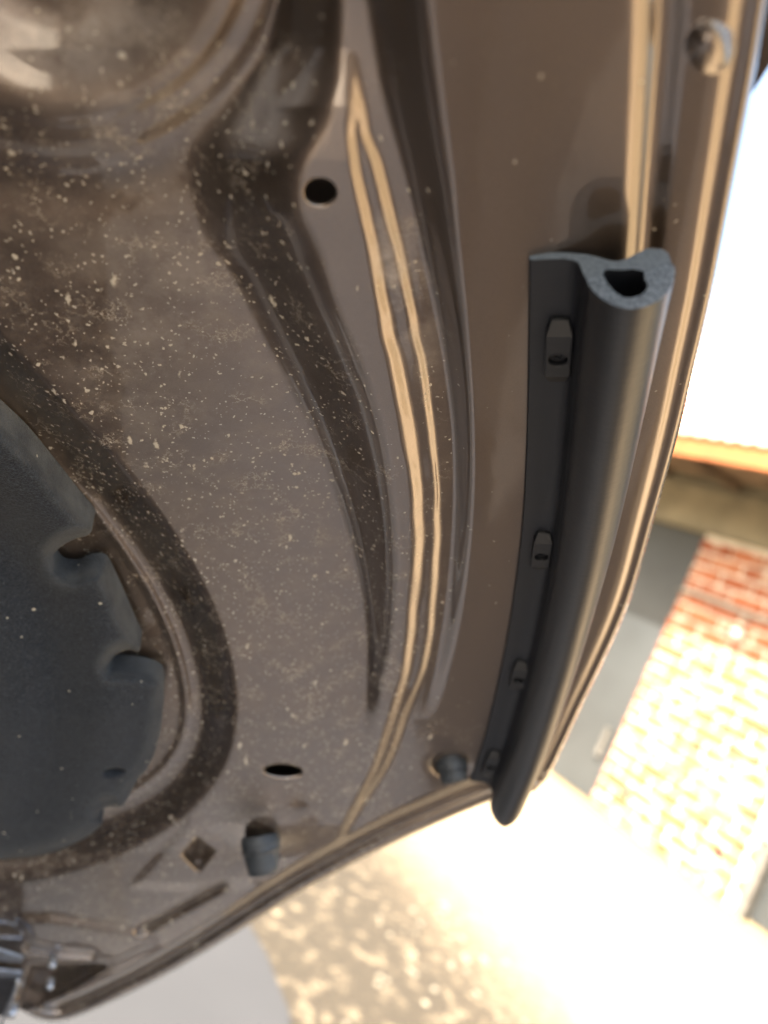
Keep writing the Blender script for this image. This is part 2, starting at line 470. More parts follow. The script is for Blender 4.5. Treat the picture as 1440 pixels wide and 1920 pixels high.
# mortar core of the pier between the two doors, slightly behind the brick faces
pier = bevel_box('brick_wall', wall(0.6, 1.03, -0.15), AXW, (0.60, 0.142, 1.04), 0.004, M_MORTAR, gar)
bl, bh, jt = 0.230, 0.078, 0.019
brick_me = []
for k in range(5):
    bm = bmesh.new(); bmesh.ops.create_cube(bm, size=1)
    rr = random.Random(k)
    for v in bm.verts:
        v.co = Vector((v.co.x*bl+rr.uniform(-.004, .004), v.co.y*0.06+rr.uniform(-.002, .002), v.co.z*bh+rr.uniform(-.004, .004)))
    bmesh.ops.bevel(bm, geom=list(bm.edges), offset=0.006, segments=1, affect='EDGES')
    me = bpy.data.meshes.new('brick'); bm.to_mesh(me); bm.free(); me.materials.append(M_BRICK); brick_me.append(me)
half_me = []
for k in range(2):
    bm = bmesh.new(); bmesh.ops.create_cube(bm, size=1)
    for v in bm.verts: v.co = Vector((v.co.x*(bl-jt)/2, v.co.y*0.06, v.co.z*bh))
    bmesh.ops.bevel(bm, geom=list(bm.edges), offset=0.006, segments=1, affect='EDGES')
    me = bpy.data.meshes.new('half_brick'); bm.to_mesh(me); bm.free(); me.materials.append(M_BRICK); half_me.append(me)
Rw = Matrix(((WS[0], WN[0], 0), (WS[1], WN[1], 0), (0, 0, 1))).to_4x4()
def put(me, name, s, z, o, parent, rz=0):
    b = bpy.data.objects.new(name, me); COL.objects.link(b); b.parent = parent
    b.matrix_parent_inverse = parent.matrix_world.inverted()
    b.matrix_world = Matrix.Translation(Vector(wall(s, z, o))) @ Rw @ Matrix.Rotation(rz, 4, 'Y')
    return b
bpy.context.view_layer.update()
row = 0; z = 0.05
while z < 2.05:
    s = 0.0 if row % 2 == 0 else -(bl+jt)/2
    while s < 1.19:
        if s < -0.01:
            put(half_me[row % 2], 'brick', (bl-jt)/4+0.002, z, -0.022+random.uniform(-.003, .003), pier); s += bl+jt; continue
        if s+bl > 1.21:
            put(half_me[row % 2], 'brick', s+(bl-jt)/4, z, -0.022+random.uniform(-.003, .003), pier)
        else:
            put(random.choice(brick_me), 'brick', s+bl/2, z, -0.022+random.uniform(-.004, .004), pier, random.uniform(-.012, .012))
        s += bl+jt
    z += bh+jt; row += 1
# lintel, soffit, fascia, roof
bevel_box('lintel', wall(0.4, 2.262, -0.12), AXW, (2.4, 0.15, 0.19), 0.012, M_LINTEL, gar)
bevel_box('lintel_ledge', wall(0.4, 2.36, 0.02), AXW, (2.4, 0.035, 0.022), 0.006, M_LINTEL, gar)
OV = 0.82
bevel_box('soffit', wall(0.4, 2.475, 0.33), AXW, (2.4, 0.47, 0.010), 0.003, M_SOFFIT, gar)
for k in range(8):
    bevel_box('rafter', wall(-1.7+k*0.6, 2.438, 0.40), AXW, (0.03, 0.38, 0.026), 0.004, M_SOFFIT, gar)
bevel_box('fascia', wall(0.4, 2.43, OV), AXW, (2.45, 0.012, 0.058), 0.004, M_FASCIA, gar)
# corrugated roof sheet rising back from the eave
rv = []; rf = []; NS = 260
for i in range(NS+1):
    s = -2.1+4.9*i/NS
    for j, (o, z) in enumerate([(OV+0.04, 2.51), (0.52, 2.71), (0.2, 2.90), (-2.0, 2.60)]):
        zz = z+0.010*math.sin(s*2*math.pi/0.11)
        rv.append(wall(s, zz, o))
for i in range(NS):
    for j in range(3):
        a = i*4+j; rf.append((a, a+4, a+5, a+1))
ro = mesh_from('roof', rv, rf, M_ROOF, gar)
so = ro.modifiers.new('thick', 'SOLIDIFY'); so.thickness = 0.008
# doors
d1 = bevel_box('door', wall(-1.0, 1.04, -0.06), AXW, (0.99, 0.03, 1.025), 0.006, M_DOOR, gar)
bevel_box('handle', wall(-0.10, 0.42, -0.015), AXW, (0.018, 0.018, 0.10), 0.006, M_IRON, d1)
d2 = bevel_box('door', wall(2.2, 1.04, -0.06), AXW, (0.99, 0.03, 1.025), 0.006, M_DOOR, gar)
bevel_box('door_frame', wall(1.225, 0.235, 0.02), AXW, (0.03, 0.04, 0.235), 0.006, M_IRON, d2)
bevel_box('door_ledge', wall(1.20, 0.49, 0.025), AXW, (0.05, 0.05, 0.02), 0.006, M_BRICK, d2)
# conduit along the pier, its porcelain holder and two weep openings
def tube(name, pts, rad, mat, parent=None, n=10, caps=True):
    pts = [np.array(p, float) for p in pts]; V = []; Fc = []
    prev = None
    for i, p in enumerate(pts):
        t = pts[min(i+1, len(pts)-1)]-pts[max(i-1, 0)]; t /= np.linalg.norm(t)
        ref = np.array([0, 0, 1.0]) if abs(t[2]) < 0.9 else np.array([1.0, 0, 0])
        if prev is not None: ref = prev
        x = ref-(ref@t)*t; x /= np.linalg.norm(x); prev = x
        y = np.cross(t, x); r = rad[i] if isinstance(rad, (list, tuple)) else rad
        for k in range(n):
            a = 2*math.pi*k/n; V.append(p+r*(math.cos(a)*x+math.sin(a)*y))
    for i in range(len(pts)-1):
        for k in range(n):
            Fc.append((i*n+k, i*n+(k+1) % n, (i+1)*n+(k+1) % n, (i+1)*n+k))
    if caps:
        Fc.append(tuple(range(n))[::-1]); Fc.append(tuple((len(pts)-1)*n+k for k in range(n)))
    return mesh_from(name, V, Fc, mat, parent)
tube('conduit', [wall(s, 1.63+0.004*math.sin(s*9), 0.025) for s in np.linspace(-0.02, 1.2, 14)], 0.011, M_IRON, gar)
tube('cable', [wall(0.548+0.004*math.sin(z*20), z, 0.018) for z in np.linspace(1.63, 1.50, 6)], 0.006, M_IRON, gar)
tube('porcelain_holder', [wall(0.552, 1.49, -0.005), wall(0.552, 1.49, 0.03), wall(0.552, 1.49, 0.06), wall(0.552, 1.49, 0.10)], [0.02, 0.03, 0.024, 0.03], M_PORC, gar, 14)
tube('bracket_bar', [wall(0.552, 1.475, 0.0), wall(0.552, 1.475, 0.20)], 0.012, M_IRON, gar)
for s, zz in ((0.246, 0.223), (0.968, 0.239)):
    tube('weep_pipe', [wall(s, zz, -0.02), wall(s, zz, 0.02)], [0.026, 0.026], simple('black_pipe', (0.012, 0.011, 0.01), 0.8), gar, 14)

# ------------------------------------------------------------------ unseen engine bay below the hood, added for the paint to mirror
def multi_box(name, boxes, mat, parent=None):
    bm = bmesh.new()
    for c, h, bev in boxes:
        b2 = bmesh.new(); bmesh.ops.create_cube(b2, size=2)
        for v in b2.verts: v.co = Vector((c[0]+v.co.x*h[0], c[1]+v.co.y*h[1], c[2]+v.co.z*h[2]))
        bmesh.ops.bevel(b2, geom=list(b2.edges), offset=bev, segments=3, affect='EDGES')
        me = bpy.data.meshes.new('t'); b2.to_mesh(me); b2.free(); bm.from_mesh(me); bpy.data.meshes.remove(me)
    return bm_obj(name, bm, mat, parent)
eb = multi_box('unseen_engine_bay', [((-1.05, -0.93, 0.40), (1.92, 1.54, 0.22), 0.10), ((-0.75, -0.55, 0.66), (0.50, 0.60, 0.12), 0.06),
                              ((-2.70, -0.95, 0.84), (0.22, 1.50, 0.26), 0.06), ((-0.62, -1.55, 0.95), (1.25, 0.20, 0.25), 0.10)],
               simple('unseen_engine_dark', (0.008, 0.010, 0.014), 0.7, noise=0.4, nscale=6))  # near black and oversized so left-facing pressed walls mirror darkness
tag(eb, 'unseen dark engine bay added under the open hood for its paint to mirror', kind='structure')
multi_box('unseen_fender', [((0.88, -0.95, 0.62), (0.36, 1.54, 0.07), 0.06), ((-0.4, 0.34, 0.32), (1.35, 0.50, 0.18), 0.14)], simple('unseen_fender_dark', (0.050, 0.044, 0.040), 0.6), eb)  # unseen, widened so the flat paint mirrors something dark
multi_box('added_reflection_box', [((0.235, 0.04, 0.54), (0.285, 0.65, 0.09), 0.085)], simple('reflection_box_grey', (0.38, 0.345, 0.30), 0.7), eb)  # unseen light grey box, added to brighten the flat paint's reflections

# ------------------------------------------------------------------ hood surface
Ucam = np.array([math.cos(math.radians(12)), 0.05, math.sin(math.radians(12))]); Ucam /= np.linalg.norm(Ucam)
_pts = [(993, 482, .2), (1047, 650, .236), (1015, 1030, .33), (972, 1262, .41), (920, 1428, .475)]
_P = np.array([rays(x, y)*z for x, y, z in _pts])
_d = _P[-1]-_P[1]; _d = _d-(_d@Ucam)*Ucam
Vcam = _d/np.linalg.norm(_d)
Ncam = np.cross(Ucam, Vcam)
if Ncam[2] > 0: Ncam = -Ncam
Ocam = _P[1]
GC = np.polyfit((_P-Ocam)@Vcam, (_P-Ocam)@Ncam, 2)
V0, V1 = -0.09, 0.36
def gfun(v):
    vc = np.clip(v, V0, V1)
    return np.polyval(GC, vc)+(2*GC[0]*vc+GC[1])*(v-vc)
def gder(v):
    return 2*GC[0]*np.clip(v, V0, V1)+GC[1]
def solve(px, py, h):
    """camera-space points where picture rays meet the hood surface raised by h metres"""
    d = rays(px, py)
    Z = np.full(np.shape(px), 0.25)
    nd = d@Ncam; vd = d@Vcam
    for i in range(30):
        q = Z[..., None]*d-Ocam
        v = q@Vcam
        fv = q@Ncam-gfun(v)-h
        fp = nd-gder(v)*vd
        Z = Z-fv/fp
    return Z[..., None]*d
def normal_at(P):
    v = (P-Ocam)@Vcam
    n = Ncam-gder(v)[..., None]*Vcam if np.ndim(v) else Ncam-gder(v)*Vcam
    return n/np.linalg.norm(n, axis=-1, keepdims=True)
def uv_of(P):
    q = P-Ocam
    return np.stack([q@Ucam, q@Vcam, q@Ncam], -1)

EDGE_R = [(1520, -420), (1478, -210), (1440, 0), (1423, 100), (1404, 200), (1365, 400), (1335, 550), (1299, 700), (1275, 800), (1248, 900), (1219, 1000), (1193, 1090), (1167, 1162),
          (1133, 1238), (1089, 1329), (1048, 1417), (1030, 1452), (1010, 1478), (996, 1487)]
EDGE_F = [(996, 1487), (960, 1494), (920, 1505), (880, 1520), (820, 1545), (760, 1571), (700, 1600), (640, 1632), (560, 1676), (480, 1726), (400, 1777), (300, 1835), (200, 1884), (150, 1905),
          (110, 1916), (78, 1914), (50, 1902), (28, 1886), (0, 1880), (-80, 1890), (-300, 1930), (-640, 1990)]
ER = smooth_poly(EDGE_R, 5); EF = smooth_poly(EDGE_F, 5)
OUTLINE = np.vstack([ER, EF[1:], [(-640, -420)]])

Lx = pchip([-200, 60, 180, 320, 450, 570, 720, 850, 950, 1050, 1150, 1230, 1295, 1370, 1450, 1520, 1580, 1700], [630, 650, 670, 700, 727, 748, 776, 797, 802, 800, 790, 779, 765, 737, 700, 668, 636, 575])
BY = [-200, 100, 200, 250, 300, 400, 480, 590, 700, 800, 900, 1050, 1150, 1230, 1290, 1338, 1409, 1472, 1513, 1545, 1600, 1700]
BLx = pchip(BY, [640, 655, 662, 659, 663, 686, 703, 722, 746, 767, 780, 785, 774, 766, 754, 739, 714, 688, 664, 648, 620, 570])
BLw = lin(BY, [18, 20, 22, 20, 20, 22, 22, 24, 27, 26, 22, 18, 16, 16, 15, 14, 14, 13, 13, 12, 10, 8])
BRx = pchip(BY, [655, 664, 678, 685, 703, 730, 750, 773, 794, 809, 818, 818, 810, 800, 781, 760, 735, 703, 675, 657, 628, 578])
BRw = lin(BY, [14, 16, 18, 20, 22, 22, 19, 17, 16, 14, 12, 14, 12, 12, 9, 12, 12, 11, 11, 10, 8, 8])
Bs_ = lin([-200, 90, 200, 300, 1290, 1480, 1545, 1600, 1900], [0, 0, 0.34, 0.47, 0.46, 0.42, 0.36, 0, 0])
La_ = lambda y: 1.10*Bs_(y)*(BLw(y)+BRw(y))*np.interp(y, [0, 500, 1000, 1500], [0.10, 0.142, 0.22, 0.34])
Lx = lambda y: 0.5*(BLx(y)+BRx(y))
Rx = pchip([-200, 0, 150, 320, 450, 650, 800, 950, 1070, 1180, 1270, 1330], [715, 745, 766, 800, 823, 854, 868, 869, 860, 845, 826, 810])
Rww = lin([0, 150, 320, 450, 650, 800, 950, 1070, 1180, 1270], [130, 125, 100, 78, 54, 42, 38, 36, 32, 26])
Ra_ = pchip([-300, 0, 300, 900, 1000, 1100, 1200, 1290, 1350, 2000], [10.0, 10.0, 8.0, 5.8, 5.2, 4.2, 2.8, 1.1, 0, 0], True)
Dx = pchip([-200, 0, 100, 200, 300, 400, 500, 600, 700, 800, 900, 1000, 1100, 1200, 1290, 1420], [588, 580, 566, 522, 468, 470, 519, 563, 610, 650, 678, 698, 710, 711, 702, 690])
Dw_ = lin([0, 100, 200, 300, 400, 500, 600, 700, 800, 900, 1000, 1100, 1200, 1290], [140, 155, 205, 235, 205, 182, 168, 160, 145, 125, 102, 80, 58, 42])
Da_ = pchip([-300, 0, 250, 400, 900, 1000, 1100, 1200, 1300, 1400, 1480, 2000], [11, 11, 14, 15.5, 15.5, 14.2, 11.8, 8.4, 4.6, 1.5, 0.0, 0.0], True)
RING = smooth_poly([(-760, 250), (-330, 390), (-180, 500), (-60, 610), (30, 703), (110, 787), (205, 893), (290, 1005), (352, 1110), (393, 1210), (412, 1318), (398, 1410), (345, 1490), (262, 1548), (150, 1593), (0, 1622), (-330, 1655), (-760, 1700)], 5)

def relief(px, py, Zpx=None, noise=True):
    """height of the pressed sheet over the base surface, metres (plus = towards the engine)"""
    h = np.zeros_like(px)
    # channel between the hole plateau and the flat seal panel
    def slope_cos(fn): return 1/np.sqrt(1+((fn(py+4)-fn(py-4))/8)**2)
    tR = (px-Rx(py))*slope_cos(Rx)/Rww(py)
    mm1 = np.interp(py, [0, 500, 1000, 1500], [0.10, 0.142, 0.22, 0.34])
    for bx_, bw_ in ((BLx, BLw), (BRx, BRw)):      # two even bevels of the bead, mirror the sunlit yard
        w1 = bw_(py)*1.35*(1+0.10*vnoise(py/55, 0*py+bw_(py)*0, 11))
        h += 1.10*Bs_(py)*bw_(py)*mm1*(1-rstep((px-bx_(py)-1.6*vnoise(py/42, 0*py+3.3, 12))*slope_cos(bx_)/w1))
    h -= Ra_(py)*(1-sstep(tR))
    # step down to the wide speckled band
    tD = (px-Dx(py))*slope_cos(Dx)/Dw_(py)
    h -= Da_(py)*(1-sstep(tD))
    # recess for the felt pad
    dr = sdist(px, py, RING)
    h -= 11.5*sstep(dr/76.0)
    h += 0.9*np.exp(-((dr-62)/9.0)**2)
    # round boss, upper left
    r = np.hypot(px-120, py+120)
    h += (1.9*rstep((404-r)/32.0)+1.9*rstep((348-r)/32.0))*(0.25+0.75*sstep((px-290)/160.0))+2.5*sstep((390-r)/160.0)*(1-sstep((px-290)/160.0))
    h -= 5.0*sstep((225-r)/190.0)
    h -= 1.5*np.exp(-((r-470)/64.0)**2)*sstep((430-px)/260.0)
    # hem and drain channel along the side edge, in mm from the edge
    if Zpx is None: Zpx = solve(px, py, 0*px)[..., 2]
    mmpx = Zpx/FOC*1000
    dR, _, _ = seg_dist(px, py, ER); dF, _, _ = seg_dist(px, py, EF)
    sR = dR*mmpx; sF = dF*mmpx
    profR = pchip([0, 0.6, 1.4, 4.6, 5.4, 6.8, 7.6, 13.8, 14.8, 19.0, 20.0, 22.6, 25.2, 26.2, 60], [-2.0, -0.9, -0.5, -1.1, -1.0, -0.50, -0.42, -1.1, -1.3, -2.8, -2.8, -1.15, -0.12, 0, 0], True)
    hr = np.where(sR < 27, profR(np.minimum(sR, 27)), 0.0)
    profF = pchip([0, 1, 3, 6, 9, 12, 16, 20, 30], [-6.0, -4.0, -2.4, -3.2, -5.8, -5.4, -1.4, 0.0, 0.0], True)
    hf = np.where(sF < 20, profF(np.minimum(sF, 20)), 0.0)
    h += np.minimum(hr, hf)
    # weld dimple on the hem
    h += 2.2*np.maximum(0, 1-((px-1332)/46)**2-((py-88)/52)**2)**1.1
    # raised seat of the left stop, and cup of the right stop
    h += 7.0*np.exp(-(((px-515)/78)**2+((py-1540)/58)**2))
    h -= 4.0*np.exp(-(((px-845)/34)**2+((py-1436)/20)**2)**2)
    h -= 3.0*np.exp(-(((px-425)/50)**2+((py-1560)/60)**2))
    # triangular pressing with a square pocket
    tri = [(357, 1540), (440, 1610), (500, 1650), (380, 1665), (250, 1660)]
    h += 1.1*sstep(sdist(px, py, tri)/26.0)
    h -= 9.0*sstep(sdist(px, py, [(340, 1602), (370, 1568), (405, 1594), (372, 1634)])/16.0-0.3)
    # slot groove and latch platform
    dg, _, _ = seg_dist(px, py, [(262, 1745), (330, 1708), (418, 1660)])
    h -= 3.5*np.exp(-(dg/8.0)**2)
    plate = [(40, 1722), (95, 1720), (260, 1748), (292, 1768), (216, 1802), (176, 1800), (60, 1772)]
    h += 3.0*sstep(sdist(px, py, plate)/26.0)
    dg, _, _ = seg_dist(px, py, [(55, 1776), (110, 1786), (172, 1791)])
    h -= 5.0*np.exp(-(dg/7.0)**2)
    hol = [(60, 1812), (195, 1812), (140, 1846), (60, 1886), (38, 1888)]
    h -= 14.0*sstep(sdist(px, py, hol)/16.0)
    if noise:
        h += 0.05*vnoise(px/90, py/90, 1)+0.008*vnoise(px/26, py/26, 2)
    return h*0.001

HOLES = [(600, 361, 30.5, 27.0, 0.0), (531, 1446, 37.0, 13.0, 0.04)]

def film_map(px, py):                # dust film settles on the flats, not on the steep pressed walls
    tD = (px-Dx(py))*0.92/Dw_(py)
    dr = sdist(px, py, RING)
    return dirt_map(px, py)*(1-np.exp(-(tD/0.42)**4))*(1-np.exp(-(dr/42.0)**4))
STEP = 3.0
def px_sheet(name, xs, ys, poly, hfun, mat, parent, holes=(), rim=0.0012, snap=True, attrs=None):
    """pressed sheet: grid of points on the hood surface, cut to an outline, rim turned away from the engine"""
    X, Y = np.meshgrid(xs, ys)
    sd = sdist(X, Y, poly)
    step = STEP
    ok = sd > -0.45*step
    for (cx, cy, a, b, t) in holes:
        xx = (X-cx)*math.cos(t)+(Y-cy)*math.sin(t); yy = -(X-cx)*math.sin(t)+(Y-cy)*math.cos(t)
        ok &= ((xx/a)**2+(yy/b)**2) > (1-0.35*step/b)**2
    nx = len(xs); ny = len(ys)
    cell = ok[:-1, :-1] & ok[1:, :-1] & ok[:-1, 1:] & ok[1:, 1:]
    I = np.arange(nx*ny).reshape(ny, nx)
    F = np.stack([I[:-1, :-1][cell], I[1:, :-1][cell], I[1:, 1:][cell], I[:-1, 1:][cell]], -1)
    # boundary edges
    E = np.concatenate([F[:, [0, 1]], F[:, [1, 2]], F[:, [2, 3]], F[:, [3, 0]]])
    key = np.sort(E, 1); key = key[:, 0].astype(np.int64)*(nx*ny)+key[:, 1]
    uq, inv, cnt = np.unique(key, return_inverse=True, return_counts=True)
    BE = E[cnt[inv] == 1]
    bv = np.unique(BE)
    x = X.ravel().copy(); y = Y.ravel().copy()
    if snap:
        d, _, near = seg_dist(x[bv], y[bv], poly, True)
        w = d < 1.6*step
        x[bv[w]] = near[w, 0]; y[bv[w]] = near[w, 1]
        for (cx, cy, a, b, t) in holes:
            xx = (x[bv]-cx)*math.cos(t)+(y[bv]-cy)*math.sin(t); yy = -(x[bv]-cx)*math.sin(t)+(y[bv]-cy)*math.cos(t)
            rr = np.sqrt((xx/a)**2+(yy/b)**2)
            w = (np.abs(rr-1)*b < 3*step) & (rr > 0.1)
            qx = xx[w]/rr[w]; qy = yy[w]/rr[w]
            x[bv[w]] = cx+qx*math.cos(t)-qy*math.sin(t); y[bv[w]] = cy+qx*math.sin(t)+qy*math.cos(t)
    used = np.unique(F)
    remap = np.full(nx*ny, -1); remap[used] = np.arange(len(used))
    px = x[used]; py = y[used]
    h = hfun(px, py)
    P = solve(px, py, h)
    uv = uv_of(P)
    F = remap[F]; BE = remap[BE]; bvr = remap[bv]
    nb = len(used)
    rimmap = np.full(nb, -1); rimmap[bvr] = nb+np.arange(len(bvr))
    RP = P[bvr]-normal_at(P[bvr])*rim
    ruv = uv_of(RP)
    Q = np.stack([BE[:, 1], BE[:, 0], rimmap[BE[:, 0]], rimmap[BE[:, 1]]], -1)
    AP = np.vstack([P, RP]); AF = np.vstack([F, Q])
    W = to_world(AP)
    me = bpy.data.meshes.new(name)
    me.vertices.add(len(W)); me.vertices.foreach_set('co', W.astype(np.float32).ravel())
    me.loops.add(AF.size); me.loops.foreach_set('vertex_index', AF.astype(np.int32).ravel())
    me.polygons.add(len(AF)); me.polygons.foreach_set('loop_start', (np.arange(len(AF))*4).astype(np.int32))
    me.update(calc_edges=True)
    at = me.attributes.new('hood_uv', 'FLOAT_VECTOR', 'POINT')
    at.data.foreach_set('vector', np.vstack([uv, ruv]).astype(np.float32).ravel())
    if attrs:
        for k, fn in attrs.items():
            val = fn(px, py); a = me.attributes.new(k, 'FLOAT', 'POINT')
            a.data.foreach_set('value', np.concatenate([val, val[bvr]]).astype(np.float32))
    o = link(name, me, mat, parent)
    return o

hood = empty('car_hood', tuple(to_world(Ocam)))
tag(hood, 'open brown metallic car hood seen from its dusty pressed underside', 'car hood')

def dirt_map(px, py):
    d = 0.03+0*px
    left = 1-sstep((px-(Dx(py)+60))/90)
    d = d+0.95*left
    bottom = sstep((py-1330)/120)*(px < 1000)*(1-sstep((px-690)/160)*0.5)
    d = np.maximum(d, 0.75*bottom)
    d = np.where(py < 320, d*np.interp(py, [0, 320], [0.55, 1.0]), d)
    ch = np.exp(-((px-(Rx(py)-45))/40)**2)*np.interp(py, [300, 420, 1200, 1300], [0.2, 0.5, 0.5, 0.2])
    return np.clip(np.maximum(d, ch), 0, 1)
def dust_map(px, py):
    a = np.exp(-((px-(Lx(py)+4))/26)**2)*np.interp(py, [380, 470, 600, 690], [0, 1, 0.85, 0])
    b = np.exp(-((px-(Rx(py)-60))/34)**2)*np.interp(py, [380, 480, 640, 760], [0, 0.5, 0.4, 0])
    c = 0.9*np.exp(-(((px-120)/170)**2+((py-60)/80)**2))
    e = 0.35*np.exp(-(((px-330)/220)**2+((py-190)/70)**2))
    d = 0.32*np.exp(-(((px-300)/220)**2+((py-600)/260)**2))
    return np.clip(np.maximum.reduce([a, b, c, d, e]), 0, 1)

XS = np.concatenate([np.arange(-620, -44, 12.0), np.arange(-44, 1530, STEP)])
YS = np.concatenate([np.arange(-416, -44, 12.0), np.arange(-44, 1950, STEP)])
panel = px_sheet('inner_panel', XS, YS,
                 np.array([p for p in OUTLINE]), relief, M_PAINT, hood, HOLES, 0.0014, True, dict(dirt=dirt_map, dust=dust_map, film=film_map))

# outer skin: the whole hood sheet behind the pressed panel, running on past the frame
def outer_skin():
    # outline in hood (u,v): picture outline pulled in a little, then out beyond the frame
    pe = np.vstack([ER[20:], EF[1:]])
    P = solve(pe[:, 0], pe[:, 1], np.full(len(pe), -0.006))
    uv = uv_of(P)[:, :2]
    # extend: far left along u, and backwards along v
    tail = uv[-1]; head = uv[0]
    loop = np.vstack([uv, [(tail[0]-0.35, tail[1]+0.02), (tail[0]-0.75, tail[1]-0.1), (-1.05, -0.85), (head[0]-0.02, -0.85)]])
    c = loop.mean(0)
    loop = c+(loop-c)*0.997
    us = np.arange(-1.1, 0.3, 0.014); vs = np.arange(-0.9, 0.62, 0.014)
    X, Y = np.meshgrid(us, vs)
    ok = sdist(X, Y, loop) > -0.006
    I = np.arange(X.size).reshape(X.shape)
    cell = ok[:-1, :-1] & ok[1:, :-1] & ok[:-1, 1:] & ok[1:, 1:]
    F = np.stack([I[:-1, :-1][cell], I[1:, :-1][cell], I[1:, 1:][cell], I[:-1, 1:][cell]], -1)
    E = np.concatenate([F[:, [0, 1]], F[:, [1, 2]], F[:, [2, 3]], F[:, [3, 0]]]); E.sort(1)
    uq, cnt = np.unique(E, axis=0, return_counts=True)
    bv = np.unique(uq[cnt == 1])
    x = X.ravel().copy(); y = Y.ravel().copy()
    d, _, near = seg_dist(x[bv], y[bv], loop, True)
    x[bv] = near[:, 0]; y[bv] = near[:, 1]
    used = np.unique(F); rm = np.full(X.size, -1); rm[used] = np.arange(len(used))
    x = x[used]; y = y[used]
    d = np.maximum(sdist(x, y, loop), 0)
    h = -0.0075-0.030*np.clip(d/0.05, 0, 1)**0.7
    n = gfun(y)+h
    W = to_world(Ocam+x[:, None]*Ucam+y[:, None]*Vcam+n[:, None]*Ncam)
    o = mesh_from('outer_skin', W, rm[F], M_SKIN, hood)
    return o
outer_skin()
# unseen felt sheet towards the hood middle, added to darken what the walls mirror
def unseen_lining():
    us = np.linspace(-1.0, -0.29, 40); vs = np.linspace(-0.75, 0.46, 60)
    X, Y = np.meshgrid(us, vs); x = X.ravel(); y = Y.ravel()
    n = gfun(y)-0.016+0.003*vnoise(x*14, y*14, 9)
    W = to_world(Ocam+x[:, None]*Ucam+y[:, None]*Vcam+n[:, None]*Ncam)
    I = np.arange(X.size).reshape(X.shape)
    F = np.stack([I[:-1, :-1].ravel(), I[1:, :-1].ravel(), I[1:, 1:].ravel(), I[:-1, 1:].ravel()], -1)
    o = mesh_from('unseen_felt_lining', W, F, None, hood)
    at = o.data.attributes.new('hood_uv', 'FLOAT_VECTOR', 'POINT'); at.data.foreach_set('vector', np.stack([x, y, n], -1).astype(np.float32).ravel())
    o.data.materials.append(M_FELT)
    sm = o.modifiers.new('thick', 'SOLIDIFY'); sm.thickness = 0.006
unseen_lining()

# ------------------------------------------------------------------ felt pad in the round recess
PAD = [(-520, 440), (-300, 560), (-190, 640), (-90, 715), (0, 793), (45, 835), (95, 893), (140, 948), (166, 978), (173, 992), (164, 1004), (143, 1010), (122, 1020), (103, 1036), (98, 1050), (104, 1067), (118, 1078), (142, 1079), (160, 1071), (178, 1068), (194, 1071),
       (206, 1090), (232, 1145), (252, 1190), (263, 1214), (257, 1222), (238, 1219), (216, 1229), (206, 1244), (207, 1256), (228, 1257), (270, 1262), (296, 1272), (306, 1288), (305, 1325), (300, 1370), (288, 1415), (272, 1446), (262, 1456), (245, 1486), (229, 1511),
       (207, 1512), (192, 1517), (184, 1532), (192, 1541), (176, 1560), (140, 1582), (80, 1603), (0, 1612), (-190, 1625), (-520, 1650)]
PADP = smooth_poly(PAD, 4, True)
def pad_h(px, py):
    base = (-Da_(py)-Ra_(py)+La_(py)-11.5)*0.001
    d = sdist(px, py, PADP)
    e = 1-np.clip(1-d/26.0, 0, 1)**2
    r = np.hypot((px+130)/1.0, (py-1290)/1.35)
    h = 0.0100+0.0065*e+0.0030*np.exp(-((r-330)/55)**2)*e-0.0060*np.exp(-((r-235)/55)**2)*e+0.00012*vnoise(px/16, py/16, 4)
    return base+h
felt = px_sheet('insulation_pad', np.arange(-521, 320, STEP), np.arange(430, 1660, STEP), PADP, pad_h, M_FELT, hood, [(213, 1449, 23, 8.0, -0.12)], 0.0092, True,
                dict(dust=lambda px, py: np.clip(1-sdist(px, py, PADP)/34.0, 0, 1)*np.interp(py, [800, 1000, 1250, 1400], [1, 0.9, 0.6, 0.25])))

# ------------------------------------------------------------------ rubber stops on the front edge
def lathe(name, base, axis, prof, mat, parent, n=28):
    axis = np.array(axis, float); axis /= np.linalg.norm(axis)
    x = np.cross(axis, [0.3, 0.9, 0.1]); x /= np.linalg.norm(x); y = np.cross(axis, x)
    V = []; Fc = []
    for r, z in prof:
        for k in range(n):
            a = 2*math.pi*k/n; V.append(base+axis*z+r*(math.cos(a)*x+math.sin(a)*y))
    for i in range(len(prof)-1):
        for k in range(n):
            Fc.append((i*n+k, i*n+(k+1) % n, (i+1)*n+(k+1) % n, (i+1)*n+k))
    Fc.append(tuple((len(prof)-1)*n+k for k in range(n)))
    o = mesh_from(name, V, Fc, mat, parent)
    mm = o.modifiers.new('edge', 'EDGE_SPLIT'); mm.split_angle = math.radians(50)
    return o
def stop(base_px, tip_px, rb, rt, length, hb, label):
    """tapered stop: base on the sheet at base_px, tip seen at tip_px"""
    B = solve(np.array(float(base_px[0])), np.array(float(base_px[1])), np.array(hb))
    d = rays(np.array(float(tip_px[0])), np.array(float(tip_px[1])))
    # point on the tip ray at distance `length` from the base (nearest solution)
    a = d@d; b = -2*d@B; c = B@B-length**2
    disc = b*b-4*a*c
    T = d*(B[2]-0.22*length)
    Bw = to_world(B[None])[0]; Tw = to_world(T[None])[0]
    ax = Tw-Bw; L = np.linalg.norm(ax)
    prof = [(rb*0.9, -0.004), (rb, 0), (rb*1.0, 0.0012), (rb*0.97, 0.002), (rb*0.965, 0.0045), (rb*0.99, 0.005)]
    for t in np.linspace(0.32, 0.9, 6): prof.append((rb+(rt-rb)*t, L*t))
    prof += [(rt*0.97, L*0.97), (rt*0.82, L), (rt*0.55, L*0.985), (rt*0.5, L*0.9)]
    o = lathe('rubber_stop', Bw, ax, prof, M_STOP, hood)
    o['label'] = label
    return o
